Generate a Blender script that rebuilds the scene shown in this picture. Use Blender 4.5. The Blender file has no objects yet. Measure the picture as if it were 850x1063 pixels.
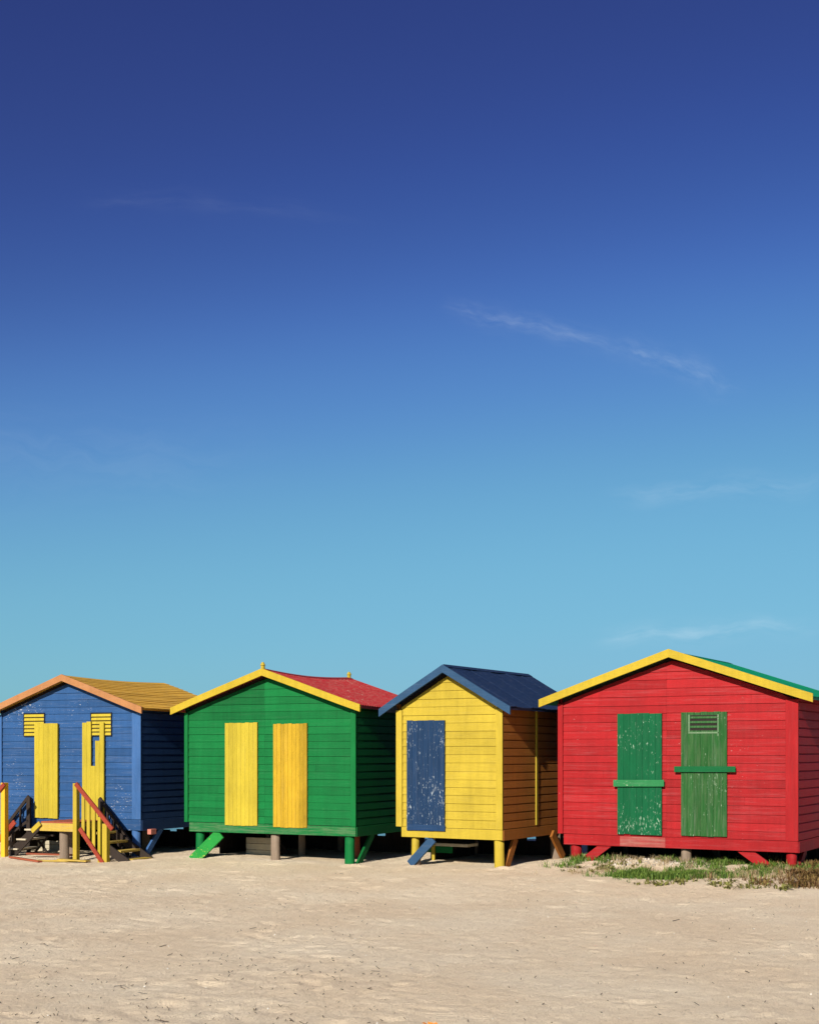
import bpy, math, random
import numpy as np
from math import radians as R, sin, cos, tan, pi

rng = random.Random(7)
scene = bpy.context.scene
COL = scene.collection

# ------------------------------------------------------------------ survey
# Photograph: 850 x 1063, focal length 1381 px, eye 1.8 m above the sand, horizon row 781.
F, PX, HZ, EYE = 1381.0, 425.0, 781.0, 1.8

# ------------------------------------------------------------------ helpers
def tag(o, label=None, cat=None, group=None, kind=None):
    if label: o['label'] = label
    if cat: o['category'] = cat
    if group: o['group'] = group
    if kind: o['kind'] = kind
    return o

def empty(name, loc, rz=0.0):
    o = bpy.data.objects.new(name, None)
    o.empty_display_size = .3
    o.location = loc; o.rotation_euler = (0, 0, rz)
    COL.objects.link(o)
    return o

class MB:
    """collects quads and builds ONE mesh object; every face carries a tone value"""
    def __init__(s): s.v, s.f, s.t = [], [], []
    def quad(s, a, b, c, d, tone=.5):
        n = len(s.v); s.v += [a, b, c, d]; s.f.append((n, n+1, n+2, n+3)); s.t.append(tone)
    def poly(s, pts, tone=.5):
        n = len(s.v); s.v += list(pts); s.f.append(tuple(range(n, n+len(pts)))); s.t.append(tone)
    def prism(s, a, b, tone=.5):
        """closed solid between two matching rings"""
        n = len(s.v); k = len(a); s.v += list(a) + list(b)
        s.f.append(tuple(range(n+k-1, n-1, -1))); s.t.append(tone)
        s.f.append(tuple(range(n+k, n+2*k))); s.t.append(tone)
        for i in range(k):
            j = (i+1) % k
            s.f.append((n+i, n+j, n+k+j, n+k+i)); s.t.append(tone)
    def box(s, x0, x1, y0, y1, z0, z1, tone=.5):
        s.prism([(x0,y0,z0),(x1,y0,z0),(x1,y1,z0),(x0,y1,z0)],
                [(x0,y0,z1),(x1,y0,z1),(x1,y1,z1),(x0,y1,z1)], tone)
    def plank(s, p, q, w, t, side=(0,1,0), tone=.5, plumb=None):
        """board from p to q; t = thickness along side, w = width across"""
        p = np.array(p, float); q = np.array(q, float); d = q-p; d /= np.linalg.norm(d)
        sd = np.array(side, float); sd -= d*sd.dot(d); sd /= np.linalg.norm(sd)
        up = np.cross(d, sd)
        def ring(c): return [tuple(c+up*w/2*i+sd*t/2*j) for i, j in ((-1,-1),(1,-1),(1,1),(-1,1))]
        s.prism(ring(p), ring(q), tone)
    def pole(s, p, q, r0, r1, n=16, tone=.5, wob=0.0, rings=6):
        p = np.array(p, float); q = np.array(q, float); d = q-p
        dn = d/np.linalg.norm(d); a = np.cross(dn, (0.3,1,0.1)); a /= np.linalg.norm(a); b = np.cross(dn, a)
        base = len(s.v); ph = rng.random()*6
        for k in range(rings):
            t = k/(rings-1); r = r0+(r1-r0)*t
            c = p+d*t + a*wob*sin(3*t+ph) + b*wob*cos(2.3*t+ph)
            for i in range(n):
                an = 2*pi*i/n; rr = r*(1+.05*sin(3*an+ph)+.03*sin(7*an+2*ph+t))
                s.v.append(tuple(c+a*rr*cos(an)+b*rr*sin(an)))
        for k in range(rings-1):
            for i in range(n):
                j = (i+1) % n
                s.f.append((base+k*n+i, base+k*n+j, base+(k+1)*n+j, base+(k+1)*n+i)); s.t.append(tone)
        s.f.append(tuple(base+i for i in range(n-1, -1, -1))); s.t.append(tone)
        s.f.append(tuple(base+(rings-1)*n+i for i in range(n))); s.t.append(tone)
    def build(s, name, mat, parent=None, smooth=False, bevel=0.0):
        me = bpy.data.meshes.new(name)
        me.from_pydata([tuple(map(float, v)) for v in s.v], [], s.f)
        me.update()
        import bmesh
        bm = bmesh.new(); bm.from_mesh(me)
        lay = bm.faces.layers.float.new('tone')
        bm.faces.ensure_lookup_table()
        for i, f in enumerate(bm.faces): f[lay] = s.t[i]
        bmesh.ops.recalc_face_normals(bm, faces=bm.faces)
        if smooth:
            for f in bm.faces: f.smooth = True
        bm.to_mesh(me); bm.free()
        me.materials.append(mat)
        o = bpy.data.objects.new(name, me); COL.objects.link(o)
        if parent: o.parent = parent
        if bevel:
            m = o.modifiers.new('bevel', 'BEVEL'); m.width = bevel; m.segments = 2; m.limit_method = 'ANGLE'; m.angle_limit = R(40)
        return o

# ------------------------------------------------------------------ materials
def new_mat(name):
    m = bpy.data.materials.new(name); m.use_nodes = True
    nt = m.node_tree; nt.nodes.clear()
    out = nt.nodes.new('ShaderNodeOutputMaterial'); b = nt.nodes.new('ShaderNodeBsdfPrincipled')
    nt.links.new(b.outputs[0], out.inputs[0])
    return m, nt, b
def N(nt, t, **kw):
    n = nt.nodes.new(t)
    for k, v in kw.items(): setattr(n, k, v)
    return n
def math_(nt, op, a, b=None, c=None, clamp=False):
    n = N(nt, 'ShaderNodeMath', operation=op); n.use_clamp = clamp
    for i, x in enumerate((a, b, c)):
        if x is None: continue
        if isinstance(x, (int, float)): n.inputs[i].default_value = x
        else: nt.links.new(x, n.inputs[i])
    return n.outputs[0]
def mix(nt, fac, a, b, blend='MIX'):
    n = N(nt, 'ShaderNodeMix', data_type='RGBA', blend_type=blend)
    for sock, x in ((n.inputs[0], fac), (n.inputs[6], a), (n.inputs[7], b)):
        if isinstance(x, (int, float)): sock.default_value = x
        elif isinstance(x, tuple): sock.default_value = (*x[:3], 1)
        else: nt.links.new(x, sock)
    return n.outputs[2]
def noise(nt, vec, scale=5, detail=4, rough=.6, dist=0.0):
    n = N(nt, 'ShaderNodeTexNoise'); nt.links.new(vec, n.inputs['Vector'])
    n.inputs['Scale'].default_value = scale; n.inputs['Detail'].default_value = detail
    n.inputs['Roughness'].default_value = rough; n.inputs['Distortion'].default_value = dist
    return n.outputs['Fac']
def mapped(nt, scale, offrand=True, loc=(0,0,0)):
    tc = N(nt, 'ShaderNodeTexCoord'); mp = N(nt, 'ShaderNodeMapping')
    mp.inputs['Scale'].default_value = scale; mp.inputs['Location'].default_value = loc
    v = tc.outputs['Object']
    if offrand:
        oi = N(nt, 'ShaderNodeObjectInfo'); sc = N(nt, 'ShaderNodeVectorMath', operation='SCALE')
        cb = N(nt, 'ShaderNodeCombineXYZ')
        for i in range(3): nt.links.new(oi.outputs['Random'], cb.inputs[i])
        nt.links.new(cb.outputs[0], sc.inputs[0]); sc.inputs['Scale'].default_value = 37.0
        ad = N(nt, 'ShaderNodeVectorMath', operation='ADD')
        nt.links.new(v, ad.inputs[0]); nt.links.new(sc.outputs[0], ad.inputs[1]); v = ad.outputs[0]
    nt.links.new(v, mp.inputs['Vector'])
    return mp.outputs[0]
def ramp(nt, fac, lo, hi):
    n = N(nt, 'ShaderNodeMapRange'); n.interpolation_type = 'SMOOTHSTEP'
    nt.links.new(fac, n.inputs[0]); n.inputs[1].default_value = lo; n.inputs[2].default_value = hi
    return n.outputs[0]

def paint(name, col, axis='x', flake=.0, under=(.62,.60,.55), fade=.22, tonevar=.28, rough=.62, worn=.0, stain=.45, dirt=.4, flsoft=.02, low=0.0):
    """old paint on sawn timber: grain along axis, flaked spots showing what lies beneath"""
    m, nt, b = new_mat(name)
    g = {'x': (1.2, 9, 26), 'y': (9, 1.2, 26), 'z': (26, 12, 1.2)}[axis]
    fl = {'x': (7, 12, 26), 'y': (12, 7, 26), 'z': (30, 12, 6.5)}[axis]
    grain = noise(nt, mapped(nt, g), 4.0, 6, .7)
    blot = noise(nt, mapped(nt, (1, 1, 1)), 1.6, 5, .6)
    at = N(nt, 'ShaderNodeAttribute', attribute_name='tone')
    tone = math_(nt, 'MULTIPLY', math_(nt, 'SUBTRACT', at.outputs['Fac'], .5), tonevar)
    gr = math_(nt, 'MULTIPLY', math_(nt, 'SUBTRACT', grain, .5), stain)
    bl = math_(nt, 'MULTIPLY', math_(nt, 'SUBTRACT', blot, .5), .5)
    streak = noise(nt, mapped(nt, (13, 13, 1.1), loc=(4,2,8)), 1.0, 5, .65)
    bl = math_(nt, 'ADD', bl, math_(nt, 'MULTIPLY', math_(nt, 'SUBTRACT', streak, .5), .45))
    val = math_(nt, 'ADD', math_(nt, 'ADD', math_(nt, 'ADD', tone, gr), bl), 1.0)
    vm = N(nt, 'ShaderNodeVectorMath', operation='SCALE')
    vm.inputs[0].default_value = tuple(x*.96 for x in col); nt.links.new(val, vm.inputs['Scale'])
    c = vm.outputs[0]
    # sun-bleached areas
    fd = math_(nt, 'MULTIPLY', ramp(nt, noise(nt, mapped(nt, g, loc=(3,1,9)), 1.3, 5, .7), .48, .75), fade)
    pale = tuple(x*.75+.10 for x in col)
    c = mix(nt, fd, c, pale)
    # flakes
    fk = noise(nt, mapped(nt, fl, loc=(5,7,2)), 2.2, 7, .68)
    fk2 = noise(nt, mapped(nt, (1.2,1.2,1.2), loc=(9,4,1)), 1.1, 3, .5)
    th = .785 - flake*.34
    if low:
        tcl = N(nt, 'ShaderNodeTexCoord'); sl = N(nt, 'ShaderNodeSeparateXYZ'); nt.links.new(tcl.outputs['Object'], sl.inputs[0])
        fk = math_(nt, 'ADD', fk, math_(nt, 'MULTIPLY', math_(nt, 'SUBTRACT', 1.0, ramp(nt, sl.outputs[2], .45, 1.25)), low))
    fm = ramp(nt, math_(nt, 'ADD', fk, math_(nt, 'MULTIPLY', math_(nt, 'SUBTRACT', fk2, .5), .35)), th-flsoft, th+flsoft)
    c = mix(nt, math_(nt, 'MULTIPLY', fm, .85), c, under)
    if worn:
        wm = math_(nt, 'MULTIPLY', ramp(nt, noise(nt, mapped(nt, g, loc=(2,2,2)), 2.0, 7, .75), .42, .66), worn)
        c = mix(nt, wm, c, (.30,.25,.19))
    # thin dirt
    dm = math_(nt, 'MULTIPLY', ramp(nt, noise(nt, mapped(nt, fl, loc=(8,1,5)), 1.7, 8, .75), .57, .70), dirt)
    c = mix(nt, dm, c, tuple(x*.35 for x in col))
    nt.links.new(c, b.inputs['Base Color'])
    rr = math_(nt, 'ADD', math_(nt, 'MULTIPLY', blot, .25), rough-.1, clamp=True)
    nt.links.new(rr, b.inputs['Roughness'])
    b.inputs['Specular IOR Level'].default_value = .10
    h = math_(nt, 'SUBTRACT', grain, math_(nt, 'MULTIPLY', fm, .5))
    bp = N(nt, 'ShaderNodeBump'); bp.inputs['Strength'].default_value = .6; bp.inputs['Distance'].default_value = .004
    nt.links.new(h, bp.inputs['Height']); nt.links.new(bp.outputs[0], b.inputs['Normal'])
    return m

RED=(.262,.010,.012); GREEN=(.003,.114,.027); YEL=(.370,.272,.028); BLUE=(.019,.062,.165)
M = {}
M['red_x']   = paint('red_paint_boards', RED, 'x', .22, (.42,.24,.22), .25, tonevar=.36)
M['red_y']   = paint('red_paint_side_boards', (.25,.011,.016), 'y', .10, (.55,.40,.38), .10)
M['red_z']   = paint('red_paint_upright', RED, 'z', .06, (.62,.45,.42), .08)
M['redfade'] = paint('faded_red_paint', (.28,.045,.040), 'x', .30, (.36,.24,.20), .5, worn=.35)
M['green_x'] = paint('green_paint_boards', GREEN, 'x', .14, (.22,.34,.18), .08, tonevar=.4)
M['green_y'] = paint('green_paint_shaded_side_boards', (.003,.085,.020), 'y', .06, (.30,.42,.25), .05)  # front green darkened to put the side's dim light into the colour
M['green_z'] = paint('green_paint_upright', GREEN, 'z', .05, (.30,.42,.25), .10)
M['green_peel'] = paint('peeling_green_paint', (.012,.19,.03), 'x', .42, (.55,.52,.10), .2)
M['sill_green'] = paint('worn_green_sill_paint', GREEN, 'x', .24, (.30,.26,.13), .2, worn=.25)
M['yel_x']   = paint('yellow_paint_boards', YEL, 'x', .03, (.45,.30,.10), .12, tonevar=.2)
M['yel_y']   = paint('yellow_paint_shaded_side_boards', (.25,.092,.018), 'y', .14, (.5,.42,.3), .10, tonevar=.3)  # browner than the front: grazing sun on the side put into the colour
M['yel_z']   = paint('yellow_paint_upright', YEL, 'z', .03, (.45,.28,.08), .15, tonevar=.3)
M['barge_yel'] = paint('yellow_bargeboard_paint', (.385,.275,.022), 'x', .14, (.25,.17,.05), .10, tonevar=.1)
M['door_yel'] = paint('clean_yellow_door_paint', (.375,.290,.026), 'z', .08, (.24,.13,.03), .12, tonevar=.18, stain=.7, dirt=.5)
M['door_och'] = paint('ochre_streaked_door_paint', (.385,.240,.016), 'z', .14, (.25,.12,.03), .15, tonevar=.55, stain=1.0, dirt=.6)
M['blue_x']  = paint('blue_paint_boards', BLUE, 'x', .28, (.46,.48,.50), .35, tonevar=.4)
M['blue_y']  = paint('blue_paint_shaded_side_boards', (.014,.040,.110), 'y', .16, (.5,.55,.6), .05)  # front blue darkened in the colour for the barely lit side
M['blue_z']  = paint('blue_paint_upright', (.035,.095,.235), 'z', .10, (.6,.6,.6), .25)
M['door_blue'] = paint('peeling_blue_door_paint', (.010,.031,.078), 'z', .44, (.42,.47,.50), .20, low=.05, tonevar=.2)
M['blue_bar'] = paint('blue_bargeboard_paint', (.022,.058,.118), 'x', .10, (.5,.5,.5), .2, tonevar=.1)
M['orange_bar'] = paint('orange_bargeboard_paint', (.33,.15,.06), 'x', .12, (.5,.4,.3), .2, tonevar=.1)
M['door_gr1'] = paint('peeling_green_door_paint', (.0025,.078,.028), 'z', .34, (.38,.50,.38), .10, low=.085, tonevar=.25)
M['door_gr2'] = paint('faded_green_door_paint', (.011,.074,.014), 'z', .34, (.30,.40,.28), .35, low=.04, tonevar=.3, worn=.12)
M['bar_gr']  = paint('green_crossbar_paint', (.02,.15,.05), 'x', .42, (.40,.46,.34), .3)
M['bar_dk']  = paint('dark_green_crossbar_paint', (.004,.085,.025), 'x', .15, (.3,.4,.3), .1)
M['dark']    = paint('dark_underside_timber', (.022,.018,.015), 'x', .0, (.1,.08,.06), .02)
M['grey']    = paint('weathered_grey_timber', (.20,.15,.11), 'z', .25, (.08,.06,.04), .08, stain=.9)
M['pale']    = paint('pale_bare_timber', (.42,.37,.27), 'x', .10, (.2,.16,.1), .3, stain=.6)
M['brown']   = paint('brown_red_timber', (.26,.07,.035), 'x', .14, (.4,.25,.1), .25, stain=.7)
M['rail_red']= paint('red_handrail_paint', (.23,.036,.020), 'x', .20, (.5,.3,.2), .2)
M['planks']  = paint('old_yellow_plank_paint', (.42,.285,.045), 'x', .30, (.3,.2,.12), .3, stain=.7, worn=.3)
M['blkbrown']= paint('blackish_timber', (.030,.022,.018), 'x', .03, (.1,.07,.05), .02)  # near-black; also serves the added shade boards, gable strip and shadow rails
M['roof_yel']= paint('ochre_roof_boards', (.56,.32,.045), 'y', .12, (.16,.09,.03), .10, tonevar=.5, stain=.8)
M['roof_red']= paint('red_roof_sheet_paint', (.28,.016,.020), 'x', .34, (.36,.25,.20), .12, rough=.6, worn=.22, dirt=.6)
M['roof_blue']= paint('dark_blue_roof_felt', (.013,.027,.068), 'x', .12, (.10,.13,.2), .25, rough=.55)
M['roof_green']= paint('green_roof_sheet_paint', (.003,.17,.08), 'x', .03, (.2,.3,.25), .10, rough=.5)
M['vent_shade'] = paint('vent_edge_shadow', (.020,.028,.05), 'x', .1)  # dark edges imitate the thin shadow beside the vent
M['salmon']  = paint('salmon_block', (.45,.16,.12), 'x', .1)

# ------------------------------------------------------------------ terrain
def vnoise(x, y, seed=0):
    """smooth value noise, numpy"""
    xi = np.floor(x).astype(np.int64); yi = np.floor(y).astype(np.int64)
    fx = x-xi; fy = y-yi; fx = fx*fx*(3-2*fx); fy = fy*fy*(3-2*fy)
    def h(a, b):
        n = (a*374761393 + b*668265263 + seed*1442695041) & 0xffffffff
        n = ((n ^ (n >> 13))*1274126177) & 0xffffffff
        return ((n ^ (n >> 16)) & 0xffff)/65535.0
    a = h(xi, yi); b = h(xi+1, yi); c = h(xi, yi+1); d = h(xi+1, yi+1)
    return (a*(1-fx)+b*fx)*(1-fy)+(c*(1-fx)+d*fx)*fy - .5

fp = np.random.RandomState(4)
prints = []
for i in range(420):          # old footprints and scuffs, thicker to the left
    y = fp.uniform(8, 21)
    x = fp.uniform(-.36, .36)*y
    if fp.rand() < .45 and x > 0: x = -abs(x)
    prints.append((x, y, fp.uniform(0, pi), fp.uniform(.09,.17), fp.uniform(.05,.085), fp.uniform(.004,.014)))
mounds = [(2.75,21.3,.75,.35,.07),(3.5,20.6,1.0,.5,.10),(4.7,20.2,1.2,.5,.07),(5.7,19.6,1.0,.7,.05),(4.4,18.2,.7,.5,.03),
          (-3.6,23.6,.5,.3,.05),(.2,22.2,.5,.3,.05)]
for px_, py_ in ((364,897),(518,903),(142,889),(286,895),(204,893),(430,898),(80,893),(110,897),(597,900),(68,890),(372,897),(527,903),(240,893),(320,893),(460,898),(160,889)):
    d_ = EYE*F/(py_-HZ); mounds.append(((px_-PX)/F*d_, d_, .16+.1*((px_*7) % 5)/5, .13, .022+.012*((px_*3) % 4)/4))
def ground(x, y, fine=True):
    x = np.asarray(x, float); y = np.asarray(y, float)
    z = vnoise(x/3.1, y/2.7, 1)*.070 + vnoise(x/1.1, y/.9, 2)*.022
    left = 1/(1+np.exp((x+0.2)/1.2))
    z = z - .07*left*(1/(1+np.exp(-(y-16)/1.0)))
    z = z + 0*x; st = np.exp(-((x+6.5)/2.2)**2-((y-23.0)/.9)**2); z = z-.07*st
    if fine:
        z = z + vnoise(x/.36+.3*y, y/.30, 3)*.005 + vnoise(x/.15, y/.13+.4*x/.13, 4)*.0075 + vnoise(x/.07, y/.07, 5)*.0045
        rd = np.abs(vnoise(x/.24+y/.5, y/.13+x/.30, 8))*2; z = z - .007*np.clip(1-rd*5, 0, 1)*(.5+vnoise(x/.9, y/.9, 9))
        for (cx, cy, a, l, w, d) in prints:
            m = (np.abs(x-cx) < .45) & (np.abs(y-cy) < .45)
            if not m.any(): continue
            dx = x[m]-cx; dy = y[m]-cy; u = (dx*cos(a)+dy*sin(a))/l; v = (-dx*sin(a)+dy*cos(a))/w
            r2 = u*u+v*v
            z[m] += d*(-np.exp(-r2) + .55*np.exp(-(np.sqrt(r2)-1.7)**2*3))
    for (cx, cy, a, b, h) in mounds:
        z = z + h*np.exp(-((x-cx)/a)**2-((y-cy)/b)**2)
    drop = np.clip((y-27.5)/14, 0, 1); z = z - 3.2*drop*drop*(3-2*drop)
    return z
def gz(x, y):
    return float(ground(np.array([float(x)]), np.array([float(y)]), True)[0])

def axis_pts(lo, hi, a, b, step):
    core = list(np.arange(a, b+1e-6, step)); left = []; s = step; p = a
    while p > lo: s *= 1.28; p -= s; left.append(p)
    right = []; s = step; p = b
    while p < hi: s *= 1.28; p += s; right.append(p)
    return np.array(left[::-1]+core+right)
gx = axis_pts(-1500, 1500, -9.2, 7.8, .034); gy = axis_pts(-400, 75, 8.0, 25.5, .034)
XX, YY = np.meshgrid(gx, gy); ZZ = ground(XX, YY)
nx, ny = len(gx), len(gy)
me = bpy.data.meshes.new('sand')
co = np.stack([XX.ravel(), YY.ravel(), ZZ.ravel()], 1).astype(np.float32)
idx = np.arange(nx*ny).reshape(ny, nx)
q = np.stack([idx[:-1,:-1].ravel(), idx[:-1,1:].ravel(), idx[1:,1:].ravel(), idx[1:,:-1].ravel()], 1).astype(np.int32)
me.vertices.add(len(co)); me.vertices.foreach_set('co', co.ravel())
me.loops.add(q.size); me.loops.foreach_set('vertex_index', q.ravel())
me.polygons.add(len(q)); me.polygons.foreach_set('loop_start', np.arange(0, q.size, 4, dtype=np.int32))
me.polygons.foreach_set('use_smooth', np.ones(len(q), bool))
me.update(calc_edges=True); me.validate()

m, nt, b = new_mat('beach_sand')
v1 = mapped(nt, (1,1,1), False)
n1 = noise(nt, v1, .55, 5, .6); n2 = noise(nt, v1, 9, 6, .7); n3 = noise(nt, v1, 160, 3, .8)
c = mix(nt, ramp(nt, n1, .32, .70), (.82,.655,.455), (.88,.745,.545))
c = mix(nt, math_(nt, 'MULTIPLY', ramp(nt, n2, .50, .72), .28), c, (.58,.45,.31))
c = mix(nt, math_(nt, 'MULTIPLY', ramp(nt, n3, .55, .75), .35), c, (.34,.26,.17))
v3 = mapped(nt, (1,.38,1), False, (7,1,5))
g1 = noise(nt, v3, 70, 5, .85); g2 = noise(nt, v3, 22, 6, .8)
c = mix(nt, math_(nt, 'MULTIPLY', ramp(nt, g1, .54, .66), .45), c, (.38,.29,.20))
c = mix(nt, math_(nt, 'MULTIPLY', ramp(nt, g2, .56, .66), .42), c, (.42,.32,.22))
c = mix(nt, math_(nt, 'MULTIPLY', math_(nt, 'SUBTRACT', 1.0, ramp(nt, g1, .34, .46)), .35), c, (.90,.80,.64))
v2 = mapped(nt, (1,1.7,1), False, (3,4,5))
sp = noise(nt, v2, 26, 4, .75)
cl = ramp(nt, noise(nt, v2, 2.2, 3, .6), .46, .66)
c = mix(nt, math_(nt, 'MULTIPLY', ramp(nt, math_(nt, 'ADD', sp, math_(nt, 'MULTIPLY', cl, .05)), .69, .73), .85), c, (.10,.07,.045))
# scuff lines: sharp little creases running obliquely
rt = N(nt, 'ShaderNodeMapping'); rt.inputs['Rotation'].default_value = (0,0,R(32)); rt.inputs['Scale'].default_value = (3.2,8.5,1); nt.links.new(v1, rt.inputs['Vector'])
cr = noise(nt, rt.outputs[0], 1.6, 5, .65, .6)
cr = math_(nt, 'SUBTRACT', 1.0, ramp(nt, math_(nt, 'ABSOLUTE', math_(nt, 'SUBTRACT', cr, .5)), .0, .035))
nt.links.new(c, b.inputs['Base Color']); b.inputs['Roughness'].default_value = .95; b.inputs['Specular IOR Level'].default_value = .1
hh = math_(nt, 'ADD', math_(nt, 'MULTIPLY', n2, .8), math_(nt, 'MULTIPLY', n3, .22))
hh = math_(nt, 'ADD', hh, math_(nt, 'MULTIPLY', noise(nt, v1, 38, 5, .75), .9))
hh = math_(nt, 'SUBTRACT', hh, math_(nt, 'MULTIPLY', cr, .55))
hh = math_(nt, 'SUBTRACT', hh, math_(nt, 'MULTIPLY', g1, 1.5)); hh = math_(nt, 'SUBTRACT', hh, math_(nt, 'MULTIPLY', g2, 1.2))
bp = N(nt, 'ShaderNodeBump'); bp.inputs['Strength'].default_value = .8; bp.inputs['Distance'].default_value = .018
nt.links.new(hh, bp.inputs['Height']); nt.links.new(bp.outputs[0], b.inputs['Normal'])
me.materials.append(m)
sand = bpy.data.objects.new('sand', me); COL.objects.link(sand); tag(sand, kind='structure')

# sea behind the row of huts
m, nt, b = new_mat('sea_water')
b.inputs['Base Color'].default_value = (.03,.10,.13,1); b.inputs['Roughness'].default_value = .12
bp = N(nt, 'ShaderNodeBump'); bp.inputs['Strength'].default_value = .5; bp.inputs['Distance'].default_value = .15
nt.links.new(noise(nt, mapped(nt, (1,2.5,1), False), .8, 5, .6), bp.inputs['Height']); nt.links.new(bp.outputs[0], b.inputs['Normal'])
s = MB(); s.quad((-4000,38,-1.3),(4000,38,-1.3),(4000,6000,-1.3),(-4000,6000,-1.3))
tag(s.build('sea', m), kind='structure')

# ------------------------------------------------------------------ beach huts
class Hut:
    pass
def make_hut(label, pxl, pxr, dr, phi, D, z_sill, sill_h, wall_top, apex, tip, ov, fo=.18, bw=.13,
             mats=None, joints=(), tonefun=None, drop=.016, roof='corr', sag=0.0, pitch=.13, corner=.10, corner_r=None):
    h = Hut(); ph = R(phi); c, s_ = cos(ph), sin(ph)
    kR = (pxr-PX)/F; kL = (pxl-PX)/F
    h.w = w = (kR-kL)*dr/(c+kL*s_)                        # wall width in metres
    yl = dr + w*s_; xl = kL*yl
    h.root = empty('beach_hut', (xl, yl, 0), -ph)
    tag(h.root, label, 'beach hut', 'wooden beach huts standing in a row on the sand')
    h.x, h.y, h.ph, h.D = xl, yl, ph, D
    zb = z_sill+sill_h; h.zb = zb; h.zs = z_sill
    slope = (apex-tip)/(w/2+ov)
    def roofz(u): return apex - slope*abs(u-w/2)
    h.roofz = roofz
    under = .055; gap_ = bw+.030                                           # wall stops just below the roof sheet
    # --- front and back wall: lapped boards clipped by the gable
    def gable(v0, sgn, name, lap=.014, mat=None):
        mb = MB(); z = zb; k = 0
        zmax = apex-gap_-.01
        while z < zmax-.02:
            z1 = min(z+pitch+rng.uniform(-.009,.009), zmax)
            def ext(zz):
                if zz <= roofz(0)-gap_: return 0.0
                return w/2-(apex-gap_-zz)/slope
            a0, a1 = ext(z), ext(z1)
            cuts = [0.0]+[j for j in joints if a1+.1 < j < w-a1-.1]+[w]
            if k % 3 == 1 and w-2*a1 > 1.2: cuts.append(rng.uniform(a1+.4, w-a1-.4)); cuts.sort()
            lp = lap+rng.uniform(-.003,.003); gap = .0015
            for i in range(len(cuts)-1):
                x0b = max(cuts[i], a0)+(gap if i else 0); x0t = max(cuts[i], a1)+(gap if i else 0)
                x1b = min(cuts[i+1], w-a0); x1t = min(cuts[i+1], w-a1)
                if x1b <= x0b: continue
                t = rng.gauss(.5,.16)
                if tonefun: t += tonefun((x0b+x1b)/2, (z+z1)/2)
                oy = rng.uniform(0,.002)
                y0, y1 = v0+sgn*(lp+oy), v0+sgn*.002
                ja, jb = z+.003+rng.uniform(-.0035,.0035), z+.003+rng.uniform(-.0035,.0035)
                zt_ = min(z1+.009, zmax)
                mb.quad((x0b,y0,ja),(x1b,y0,jb),(x1t,y1,zt_),(x0t,y1,zt_), t)
                mb.quad((x0b,v0,ja),(x1b,v0,jb),(x1b,y0,jb),(x0b,y0,ja), t)
            z = z1; k += 1
        # sheathing behind the boards
        yb = v0-sgn*.03
        ga = gap_+.006
        pts = [(0,yb,zb),(w,yb,zb),(w,yb,roofz(w)-ga),(w/2,yb,apex-ga),(0,yb,roofz(0)-ga)]
        mb.prism(pts, [(p[0], v0-sgn*.004, p[2]) for p in pts], .3)
        return mb.build(name, mat or mats['front'], h.root)
    for v_ in (.06, D-.09):  # dark board added so the strip under the bargeboards reads as black shadow
        mb = MB(); a_ = [(.035,v_,z_sill+.1),(w-.035,v_,z_sill+.1),(w-.035,v_,roofz(w-.035)-.045),(w/2,v_,apex-.045),(.035,v_,roofz(.035)-.045)]
        mb.prism(a_, [(p[0],v_+.02,p[2]) for p in a_], .3); mb.build('gable_shade_board', M['blkbrown'], h.root)
    h.front = gable(0.0, -1, 'front_wall')
    gable(D, 1, 'back_wall', mat=mats['front'])
    # --- side walls
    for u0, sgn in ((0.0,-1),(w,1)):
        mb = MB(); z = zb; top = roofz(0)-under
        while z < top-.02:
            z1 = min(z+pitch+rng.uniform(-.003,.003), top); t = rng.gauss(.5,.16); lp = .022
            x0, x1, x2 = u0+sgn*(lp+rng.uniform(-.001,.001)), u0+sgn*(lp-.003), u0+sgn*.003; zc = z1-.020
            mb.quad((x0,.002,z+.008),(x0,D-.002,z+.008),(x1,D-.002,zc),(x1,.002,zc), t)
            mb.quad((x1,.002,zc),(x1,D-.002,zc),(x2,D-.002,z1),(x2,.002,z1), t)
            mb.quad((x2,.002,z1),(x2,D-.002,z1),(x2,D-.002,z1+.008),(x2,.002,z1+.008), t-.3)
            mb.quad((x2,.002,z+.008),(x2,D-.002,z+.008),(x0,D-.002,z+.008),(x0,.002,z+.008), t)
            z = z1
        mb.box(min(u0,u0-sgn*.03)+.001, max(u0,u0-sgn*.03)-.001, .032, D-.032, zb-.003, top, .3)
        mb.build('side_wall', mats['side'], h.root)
    # --- floor, sills
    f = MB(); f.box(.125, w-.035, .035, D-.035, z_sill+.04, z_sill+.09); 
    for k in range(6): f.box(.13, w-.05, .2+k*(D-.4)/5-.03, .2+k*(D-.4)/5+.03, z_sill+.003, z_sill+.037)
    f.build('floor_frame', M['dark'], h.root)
    mb = MB(); mb.box(.085, w+.018, -.030, .0, z_sill, zb-.004, rng.gauss(.5,.1))
    mb.build('sill_board', mats['sill'], h.root, bevel=.004)
    mb = MB(); mb.box(w+.003, w+.030, .002, D+.01, z_sill-.004, zb-.006, .4); mb.build('sill_board', mats['side'], h.root, bevel=.004)
    mb = MB(); mb.box(.085, .115, .002, D-.002, z_sill-.004, zb-.006, .4); mb.build('sill_board', mats['side'], h.root, bevel=.004)
    mb = MB(); mb.box(.085, w-.002, D+.0055, D+.035, z_sill, zb-.004, .4); mb.build('sill_board', mats['side'], h.root, bevel=.004)
    # --- corner boards
    cr = corner_r or corner
    ct = roofz(0)-gap_
    for (a, b_) in ((-.014, corner), (w-cr, w+.024)):
        mb = MB(); mb.box(a, b_, -.040, -.0165, zb, ct, .55); mb.build('corner_board', mats['corner'], h.root, bevel=.003)
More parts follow.
